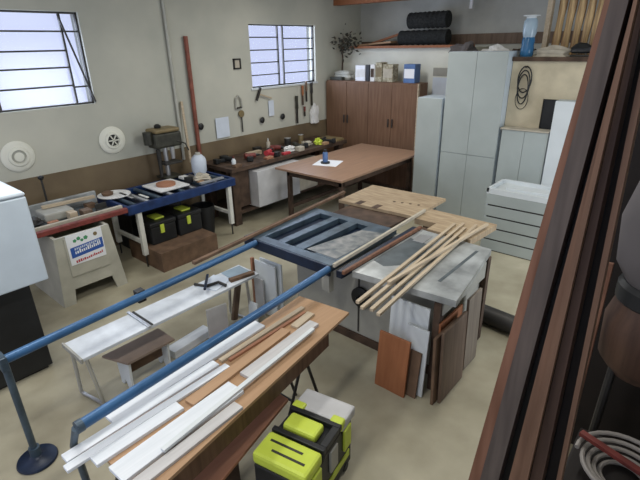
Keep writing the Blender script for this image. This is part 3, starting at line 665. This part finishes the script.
# rails
def rail(x0, y0, x1, y1, z, lab, m=m_blue, rr=.028):
    t = thing('slide_rail', lab, 'rail', (x0, y0, z-.04))
    d = Vector((x1-x0, y1-y0, 0)).normalized()
    build('tube', B().cyl((x0, y0, z), (x1, y1, z), rr, n=18), m, t, True)
    build('end_cap', B().cyl((x0, y0, z)-d*.03 if False else (x0-d.x*.03, y0-d.y*.03, z), (x0, y0, z), rr*1.12, n=18), m_bluetop, t, True)
    return t
tr = rail(-2.745, .43, -2.86, 2.44, .845, 'long blue round rail from the round-based post to the saw frame')
build('clamp', B().box(-2.86, -2.80, 1.28, 1.34, .79, .88, .004), m_darkmetal, tr)
tr = rail(-1.915, .50, -2.03, 2.44, .845, 'long blue round rail running beside the table of white planks')
build('leg', B().tube([(-1.92, .47, .84), (-1.99, .46, .70), (-2.10, .50, .0)], .018, 10), m_bluetop, tr, True)
tag(build('wooden_bar', B().board((-2.875, 1.80, .887), (-3.075, 4.0, .887), .035, .026), m_crate), 'long dull brown bar lying along the left edge of the blue saw frame', 'bar')
t = thing('rail_post', 'blue grey post with a round flat base holding the end of the rail', 'post', (-2.84, .44, 0))
build('base', B().lathe([(.115, 0), (.12, .008), (.115, .02), (.05, .03), (.03, .05)], (-2.84, .44, 0), n=32), m_navy, t, True)
build('pole', B().tube([(-2.84, .44, .04), (-2.80, .435, .45), (-2.76, .43, .80)], .021, 14), m_bluetop, t, True)
build('collar', B().cyl((-2.838, .44, .05), (-2.83, .44, .12), .032, n=14), m_bluetop, t, True)
build('head', B().box(-2.80, -2.70, .40, .44, .79, .88, .006), m_bluetop, t)

# plywood, sticks on the saw
t = thing('plywood_sheet', 'light plywood sheet with oval dark holes behind the blue frame', 'sheet', (-2.6, 4.2, .80))
build('sheet', B().prism([(-3.05, 3.86), (-2.11, 3.90), (-2.12, 4.62), (-3.08, 4.58)], 2, .803, .835), m_ply, t)
hb = B()
for (x, y) in ((-2.80, 3.93), (-2.58, 3.93)): hb.box(x-.035, x+.035, y-.06, y+.06, .835, .8375, .001)
for k in range(4): hb.lathe([(.016, 0), (.016, .002)], (-2.52+.09*k, 4.18+.02*k, .835), n=10)
build('hole', hb, m_oldwood, t)
t = tag(build('plywood_sheet', B().prism([(-2.02+.2, 3.62), (-1.40, 3.62), (-1.36, 4.12), (-2.05, 4.14), (-2.05, 3.80), (-1.82, 3.80)], 2, .803, .86), m_ply), 'light plywood piece lying at the back edge of the cast saw top', 'sheet')
tag(build('sheet_trestle', B().box(-1.95, -1.45, 3.70, 3.78, .72, .80).box(-1.92, -1.86, 3.70, 3.78, 0, .72).box(-1.54, -1.48, 3.70, 3.78, 0, .72), m_oldwood), 'dark wooden trestle behind the saw under the plywood piece', 'trestle')
sx = [(-1.535, 2.14, -1.66, 3.86), (-1.47, 2.10, -1.60, 3.92), (-1.41, 2.12, -1.54, 3.82), (-1.345, 2.10, -1.49, 3.95), (-1.50, 2.46, -1.40, 3.98)]
nm = ['leftmost', 'second from the left', 'third from the left', 'rightmost at the near ends', 'one crossing on top of the others']
for i, (a, b_, c, d) in enumerate(sx):
    z = .87 if i < 4 else .895
    z = .873 if i < 4 else .896
    tag(build('wooden_stick', B().board((a, b_, z), (c, d, z), .026, .022), m_palewood), 'long thin pale wooden stick on the saw top, '+nm[i], 'stick', 'pale sticks fanned across the saw top')

# ------------------------------------------------ panels leaning against the saw
def leaning(x0, x1, y, h, th, m, lab, lean=.10, name='door_panel', top=None):
    b = B().box(x0, x1, y-th/2, y+th/2, 0, h, .003).tilt((x0, y, 0), -math.atan(lean/h), 'X')
    return tag(build(name, b, m), lab, 'panel', 'panels leaning on the front of the saw')
leaning(-1.56, -1.30, 2.43, .47, .02, m_redwood, 'red brown veneered panel leaning frontmost against the saw', .05)
leaning(-1.42, -1.23, 2.475, .38, .018, m_crate, 'short brown panel just behind the red brown panel', .05)
leaning(-1.38, -1.20, 2.52, .56, .018, m_white, 'low white panel behind the brown panels, its edge showing at the right', .04)
leaning(-1.56, -1.24, 2.585, .70, .018, m_white, 'tallest white panel leaning against the saw behind the red brown one', .04)
def side_panel(x, y0, y1, h, m, lab, lean=.03, th=.022):
    b = B().box(x-th/2, x+th/2, y0, y1, 0, h, .003).tilt((x, y0, 0), -math.atan(lean/h), 'Y')
    return tag(build('door_panel', b, m), lab, 'panel', 'dark panels standing along the right side of the saw')
side_panel(-1.075, 2.54, 2.92, .60, m_darkwood, 'dark brown panel standing outermost at the right side of the saw', .02)
side_panel(-1.108, 2.49, 2.84, .57, m_crate, 'mid brown panel standing second at the right side of the saw', .02)
side_panel(-1.10, 3.00, 3.24, .65, m_taupe, 'grey brown tall narrow panel at the far right corner of the saw', .02)
side_panel(-1.138, 2.62, 2.98, .61, m_redwood, 'reddish dark panel nearest the saw body among the side panels', .02, .018)

# ------------------------------------------------ duct on the floor right
t = thing('exhaust_duct', 'dark grey round duct lying on the floor right of the saw', 'duct', (-.5, 3.5, 0))
build('pipe', B().cyl((-1.35, 3.80, .087), (.6, 3.62, .087), .085, n=20), m_darkmetal, t, True)
build('collar', B().cyl((-.90, 3.759, .093), (-.85, 3.754, .093), .092, n=20), m_darkmetal, t, True)

# ------------------------------------------------ long white bench under the rail
t = thing('white_bench', 'long narrow white board bench with bent metal legs beneath the blue rail', 'bench', (-3.07, 1.85, 0))
build('bench_board', B().box(-3.21, -2.92, .87, 2.50, .475, .50, .003), m_bench_white, t)
def loop_leg(y):
    return B().tube([(-3.19, y, .475), (-3.23, y, .03), (-3.21, y+.01, .014), (-2.99, y+.05, .014), (-2.97, y+.05, .03), (-2.94, y, .475)], .014, 10)
build('leg', loop_leg(.90), m_alu, t, True)
build('leg', loop_leg(2.36), m_alu, t, True)
build('joint_strip', B().box(-3.23, -2.90, 1.36, 1.385, .50, .515, .003), m_alu, t)
build('joint_strip', B().box(-3.21, -2.92, 1.395, 1.41, .50, .508), m_darkmetal, t)
build('end_edge', B().box(-3.22, -2.91, .855, .872, .47, .506, .002), m_saw_grey, t)
rnd = random.Random(11)
tag(build('glass_offcut', B().box(-3.19, -2.99, 2.00, 2.24, .501, .507).tilt((-3.1, 2.12, .5), .3, 'Z'), m_paperblue), 'bluish pale glass piece lying flat on the far half of the white bench', 'glass piece')
tag(build('glass_offcut', B().box(-3.18, -3.02, 2.27, 2.47, .501, .51).tilt((-3.1, 2.4, .5), -.1, 'Z'), m_clear), 'pale translucent piece at the far end of the white bench', 'glass piece')
tag(build('dark_clamp', B().tube([(-3.19, 1.98, .515), (-3.08, 2.02, .515), (-3.03, 2.12, .53), (-2.95, 2.14, .515)], .014, 8), m_darkmetal), 'dark bent metal clamp on the middle of the white bench', 'clamp')
tag(build('dark_clamp', B().board((-3.18, 2.12, .555), (-2.98, 1.94, .555), .022, .02), m_navy), 'dark blue bar crossing the metal clamp on the white bench', 'bar')
tag(build('wood_offcut', B().board((-3.0, 2.22, .515), (-2.95, 2.46, .515), .05, .028), m_crate), 'brown wood offcut on the far end of the white bench', 'offcut')
# small stool beneath
t = thing('step_stool', 'low stool with brown top and white sides under the white bench', 'stool', (-3.02, 1.34, 0))
build('top', B().prism([(-3.16, 1.08), (-2.92, 1.16), (-2.92, 1.56), (-3.16, 1.56)], 2, .27, .288), m_stooltop, t)
build('side', B().prism([(-3.13, 0), (-3.09, 0), (-3.05, .06), (-3.02, 0), (-2.97, 0), (-2.94, .27), (-3.15, .27)], 1, 1.17, 1.188), m_white, t)
build('side', B().prism([(-3.13, 0), (-3.09, 0), (-3.05, .06), (-3.02, 0), (-2.97, 0), (-2.94, .27), (-3.15, .27)], 1, 1.50, 1.518), m_white, t)
build('stretcher', B().box(-3.06, -3.045, 1.188, 1.50, .10, .22), m_crate, t)
# boards on the floor
tag(build('floor_board', B().board((-3.10, 1.60, .035), (-3.14, 2.02, .035), .12, .07, bev=.004), m_whiteplank), 'short pale thick board on the floor beyond the stool', 'board')
tag(build('floor_board', B().board((-2.92, 1.62, .02), (-2.93, 2.25, .02), .08, .03), m_mdf_red), 'reddish strip lying on the floor beside the pale thick board', 'strip')
tag(build('floor_board', B().board((-2.80, 1.70, .02), (-2.84, 2.30, .02), .07, .03), m_crate), 'brown strip on the floor nearest the blue rail', 'strip')
tag(build('laminate_offcut', B().box(-2.99, -2.97, 1.93, 2.12, 0, .35, .002).tilt((-2.98, 2.03, 0), .04, 'Y').tilt((-2.98, 2.03, 0), -.2, 'Z'), m_panelgrey), 'small pale tile-like panel standing tilted on the floor under the bench end', 'panel')
tag(build('laminate_offcut', B().box(-2.96, -2.84, 2.36, 2.375, 0, .25, .002).tilt((-2.9, 2.36, 0), -.08, 'X'), m_white), 'short white panel standing before the tall white panels', 'panel')
for i, (x0, x1, y, h, m, lab) in enumerate(((-3.06, -2.94, 2.55, .40, m_panelgrey, 'grey upright panel at the bench end, in front of the tall white pair'),
                                           (-3.08, -2.80, 2.59, .56, m_white, 'tall white upright panel at the bench end, front of the pair'),
                                           (-3.06, -2.77, 2.64, .57, m_white, 'tall white upright panel at the bench end, rear of the pair'))):
    tag(build('laminate_offcut', B().box(x0, x1, y, y+.018, 0, h, .002), m), lab, 'panel', 'upright panels by the bench end')
tag(build('dark_pole', B().board((-3.10, 2.30, 0.02), (-3.12, 2.42, .44), .06, .03, (1, 0, 0)), m_darkwood), 'dark short timber standing under the far end of the white bench', 'timber')
tag(build('timber_block', B().box(-3.13, -3.10, 2.58, 2.61, 0, .57, .003), m_mdf_red), 'thin reddish upright timber behind the upright panels', 'timber')

# ------------------------------------------------ plank table in the foreground
t = thing('plank_trestle_table', 'brown fibreboard sheet on dark metal trestles carrying white planks', 'table', (-1.75, 1.2, 0))
build('tabletop', B().prism([(-2.10, 2.18), (-1.67, 2.23), (-1.45, .52), (-1.965, .52)], 2, .68, .70), m_mdf, t)
build('side_board', B().board((-1.70, 2.02, .595), (-1.50, .55, .595), .03, .14), m_fg_mid, t)
for y, ox in ((1.80, 0), (.62, .10)):
    tr = B()
    for x in (-2.00+ox, -1.72+ox):
        tr.tube([(x, y, .57), (x-.07, y-.12, 0)], .011, 8); tr.tube([(x, y, .57), (x+.05, y+.14, 0)], .011, 8)
    tr.tube([(-2.02+ox, y, .565), (-1.66+ox, y, .565)], .016, 8); tr.tube([(-2.03+ox, y-.08, .2), (-1.76+ox, y-.08, .2)], .009, 8)
    build('trestle', tr, m_darkmetal, t)
    build('spacer', B().box(-2.0+ox, -1.70+ox, y-.03, y+.03, .58, .68), m_oldwood, t)
tag(build('fibreboard_sheet', B().prism([(-1.90, 1.58), (-1.66, 1.58), (-1.47, .74), (-1.86, .74)], 2, .36, .38), m_mdf_red),
    'reddish fibreboard sheet lying below the plank table', 'sheet')
tag(build('sheet_rest', B().box(-1.86, -1.64, 1.0, 1.14, 0, .36, .004), m_oldwood), 'dark block under the reddish sheet', 'block')
PL = [ # near x,y  far x,y  z  width  thickness mat label
 (-2.00, .64, -2.04, 1.72, .711, .10, .02, m_whiteplank, 'widest left white plank on the table, directly beside the blue rail'),
 (-1.92, .39, -1.935, 1.27, .711, .062, .02, m_whiteplank, 'white plank second from the blue rail, its near end sticking out'),
 (-1.86, .37, -1.865, 1.30, .710, .046, .018, m_whiteplank, 'narrow white plank with its near end sticking out, third from the blue rail'),
 (-1.935, 1.30, -1.955, 2.06, .710, .035, .018, m_palewood, 'narrow cream plank at the far end of the table nearest the blue rail'),
 (-1.80, .47, -1.80, .93, .711, .072, .02, m_whiteplank, 'shortest white plank at the near end, in front of the brown one'),
 (-1.775, .97, -1.85, 1.78, .711, .07, .02, m_mdf, 'brown plank lying among the white planks'),
 (-1.65, .50, -1.68, 1.21, .712, .125, .022, m_whiteplank, 'broad short white plank near the open edge of the table'),
 (-1.715, 1.30, -1.76, 1.96, .712, .075, .022, m_greyplank, 'cream grey plank on the far half of the table'),
 (-1.595, .70, -1.70, 1.88, .732, .028, .018, m_white, 'thin bright white strip on top along the open edge'),
 (-1.54, .52, -1.565, 1.13, .710, .065, .018, m_greyplank, 'pale grey plank at the near open edge of the table'),
 (-1.90, 1.34, -1.905, 2.02, .709, .022, .016, m_mdf_red, 'thin reddish strip beside the narrow cream plank'),
 (-1.835, 1.84, -1.86, 2.04, .710, .06, .018, m_palewood, 'short pale block end at the far end of the table'),
]
for (a, b_, c, d, z, w_, th, m, lab) in PL:
    tag(build('wooden_plank', B().board((a, b_, z), (c, d, z), w_, th), m), lab, 'plank', 'planks on the trestle table')
tag(build('wooden_strip', B().board((-1.89, .44, .706), (-1.893, 1.25, .706), .010, .010), m_mdf_red), 'hair-thin red brown strip between the two near white planks', 'strip')

# ------------------------------------------------ big toolbox in the foreground
t = thing('rolling_toolbox', 'large black and lime yellow toolbox on the floor in the foreground', 'toolbox', (-1.31, 1.39, 0))
x0, x1 = -1.50, -1.12
build('body', B().box(x0+.01, x1-.01, 1.12, 1.66, .02, .36, .012), m_black, t)
l = build('front_lid', B().box(x0, x1, 1.08, 1.27, .36, .44, .02), m_yellow, t)
build('lid_slot', B().box(x0+.05, x1-.10, 1.20, 1.215, .438, .442).box(x0+.10, x1-.05, 1.14, 1.155, .438, .442), m_darkgreen, l)
build('front_panel', B().box(x0+.01, x1-.01, 1.08, 1.12, .05, .36, .01), m_black, t)
build('centre_tray', B().box(x0, x1, 1.28, 1.50, .36, .40, .012), m_black, t)
fr = B().box(x0, x1, 1.28, 1.315, .40, .44, .006).box(x0, x1, 1.475, 1.51, .40, .44, .006).box(x1-.05, x1, 1.315, 1.475, .40, .44, .006)
build('carry_frame', fr, m_black, t)
build('handle_block', B().box(x0+.05, x1-.09, 1.325, 1.445, .40, .46, .018), m_yellow, t)
build('rear_lid', B().box(x0, x1, 1.52, 1.70, .36, .43, .015), m_panelgrey, t)
for a in (x0+.03, x1-.06): build('latch', B().box(a-.03, a+.06, 1.50, 1.56, .38, .445, .012), m_yellow, t)
for y in (1.20, 1.40, 1.58):
    build('side_latch', B().box(x1-.012, x1+.008, y-.045, y+.045, .20, .36, .006), m_yellow if y != 1.40 else m_saw_grey, t)
build('side_stripe', B().box(x1-.012, x1-.004, 1.14, 1.62, .10, .15), m_yellow, t)
for y in (1.20, 1.58):
    for x in (x0+.02, x1-.02): build('wheel', B().cyl((x-.015, y, .03), (x+.015, y, .03), .03, n=14), m_black, t, True)
t.location = (-1.375, 1.44, 0)
for ch in t.children_recursive:
    for v in ch.data.vertices: v.co.x *= .90; v.co.y *= .95
t.rotation_euler = (0, 0, R(11))

# ------------------------------------------------ boards standing in the right foreground
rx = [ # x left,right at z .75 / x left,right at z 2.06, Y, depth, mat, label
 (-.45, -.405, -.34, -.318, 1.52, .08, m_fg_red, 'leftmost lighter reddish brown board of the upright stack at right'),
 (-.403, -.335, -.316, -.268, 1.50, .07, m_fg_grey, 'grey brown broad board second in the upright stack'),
 (-.38, -.18, -.30, -.20, 1.58, .03, m_black, 'wide black filler added behind the gaps of the upright stack'),  # black filler stands in for the dark gaps between boards
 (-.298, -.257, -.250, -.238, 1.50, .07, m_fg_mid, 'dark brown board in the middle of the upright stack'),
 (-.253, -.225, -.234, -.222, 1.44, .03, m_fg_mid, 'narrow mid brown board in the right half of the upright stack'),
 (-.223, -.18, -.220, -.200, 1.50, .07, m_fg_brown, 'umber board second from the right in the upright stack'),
 (-.178, -.135, -.198, -.178, 1.56, .03, m_shade_black, 'near-black filler in the gap at the right end of the upright stack'),  # dark strip stands in for the shade of the last gap
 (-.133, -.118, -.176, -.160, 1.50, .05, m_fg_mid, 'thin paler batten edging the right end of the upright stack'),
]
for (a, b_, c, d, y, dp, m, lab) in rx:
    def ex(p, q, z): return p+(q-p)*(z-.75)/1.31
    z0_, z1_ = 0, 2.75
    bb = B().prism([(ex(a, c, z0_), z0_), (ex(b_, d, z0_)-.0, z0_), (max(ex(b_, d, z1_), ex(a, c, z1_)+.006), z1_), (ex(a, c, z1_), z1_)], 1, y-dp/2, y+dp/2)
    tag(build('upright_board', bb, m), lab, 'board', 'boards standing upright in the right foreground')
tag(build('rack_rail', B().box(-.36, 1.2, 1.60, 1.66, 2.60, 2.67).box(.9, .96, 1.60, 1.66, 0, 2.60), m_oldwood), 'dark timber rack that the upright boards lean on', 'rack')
# dust collector behind them; dark materials stand in for the corner's shade
px, py = .0, 2.42
t = thing('dust_collector', 'grey cloth dust collector bag with dark drum in the shaded right corner', 'dust collector', (px, py, 0))
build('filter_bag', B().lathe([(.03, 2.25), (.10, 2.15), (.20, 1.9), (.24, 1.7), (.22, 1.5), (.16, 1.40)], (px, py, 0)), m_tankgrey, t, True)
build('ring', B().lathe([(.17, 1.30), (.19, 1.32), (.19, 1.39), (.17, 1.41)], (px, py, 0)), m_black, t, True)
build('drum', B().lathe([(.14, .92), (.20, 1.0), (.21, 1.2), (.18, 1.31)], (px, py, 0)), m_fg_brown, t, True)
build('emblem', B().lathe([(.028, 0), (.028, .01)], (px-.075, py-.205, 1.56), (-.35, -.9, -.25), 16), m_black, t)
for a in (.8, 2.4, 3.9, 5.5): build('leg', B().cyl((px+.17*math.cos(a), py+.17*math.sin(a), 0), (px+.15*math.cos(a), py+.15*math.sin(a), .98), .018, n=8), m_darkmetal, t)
tag(build('dark_backdrop', B().box(-.42, 1.15, 2.75, 3.15, 0, 2.30, .01), m_shade_black), 'near-black tall backdrop added behind the dust collector at right', 'backdrop')  # backdrop block added to keep the right corner dark
tag(build('low_cabinet', B().box(-.16, .60, 1.66, 2.16, 0, .66, .01), m_shade_black), 'dark low box under the coiled hose at right', 'box')
t = thing('hose_coil', 'pale coiled ribbed hose with a red strap on the dark low box', 'hose', (.06, 1.92, .66))
pts = []
for k in range(130):
    a = k*.22; rr = .08+.0009*k
    pts.append((.06+rr*math.cos(a), 1.92+rr*math.sin(a), .68+.0006*k))
build('hose', B().tube(pts, .010, 7), m_hose, t, True)
build('strap', B().board((-.14, 1.97, .785), (.28, 1.84, .785), .03, .02), m_red, t)
tag(build('paper_tag', B().box(-.02, .10, 1.70, 1.78, .66, .70, .003), m_hose), 'small pale package on the dark low box before the hose', 'package')
tag(build('leaning_batten', B().board((-.20, 2.10, 0.01), (-.23, 2.30, 1.5), .04, .03, (0, 1, 0)), m_fg_red), 'thin brown batten leaning beside the dust collector', 'batten')
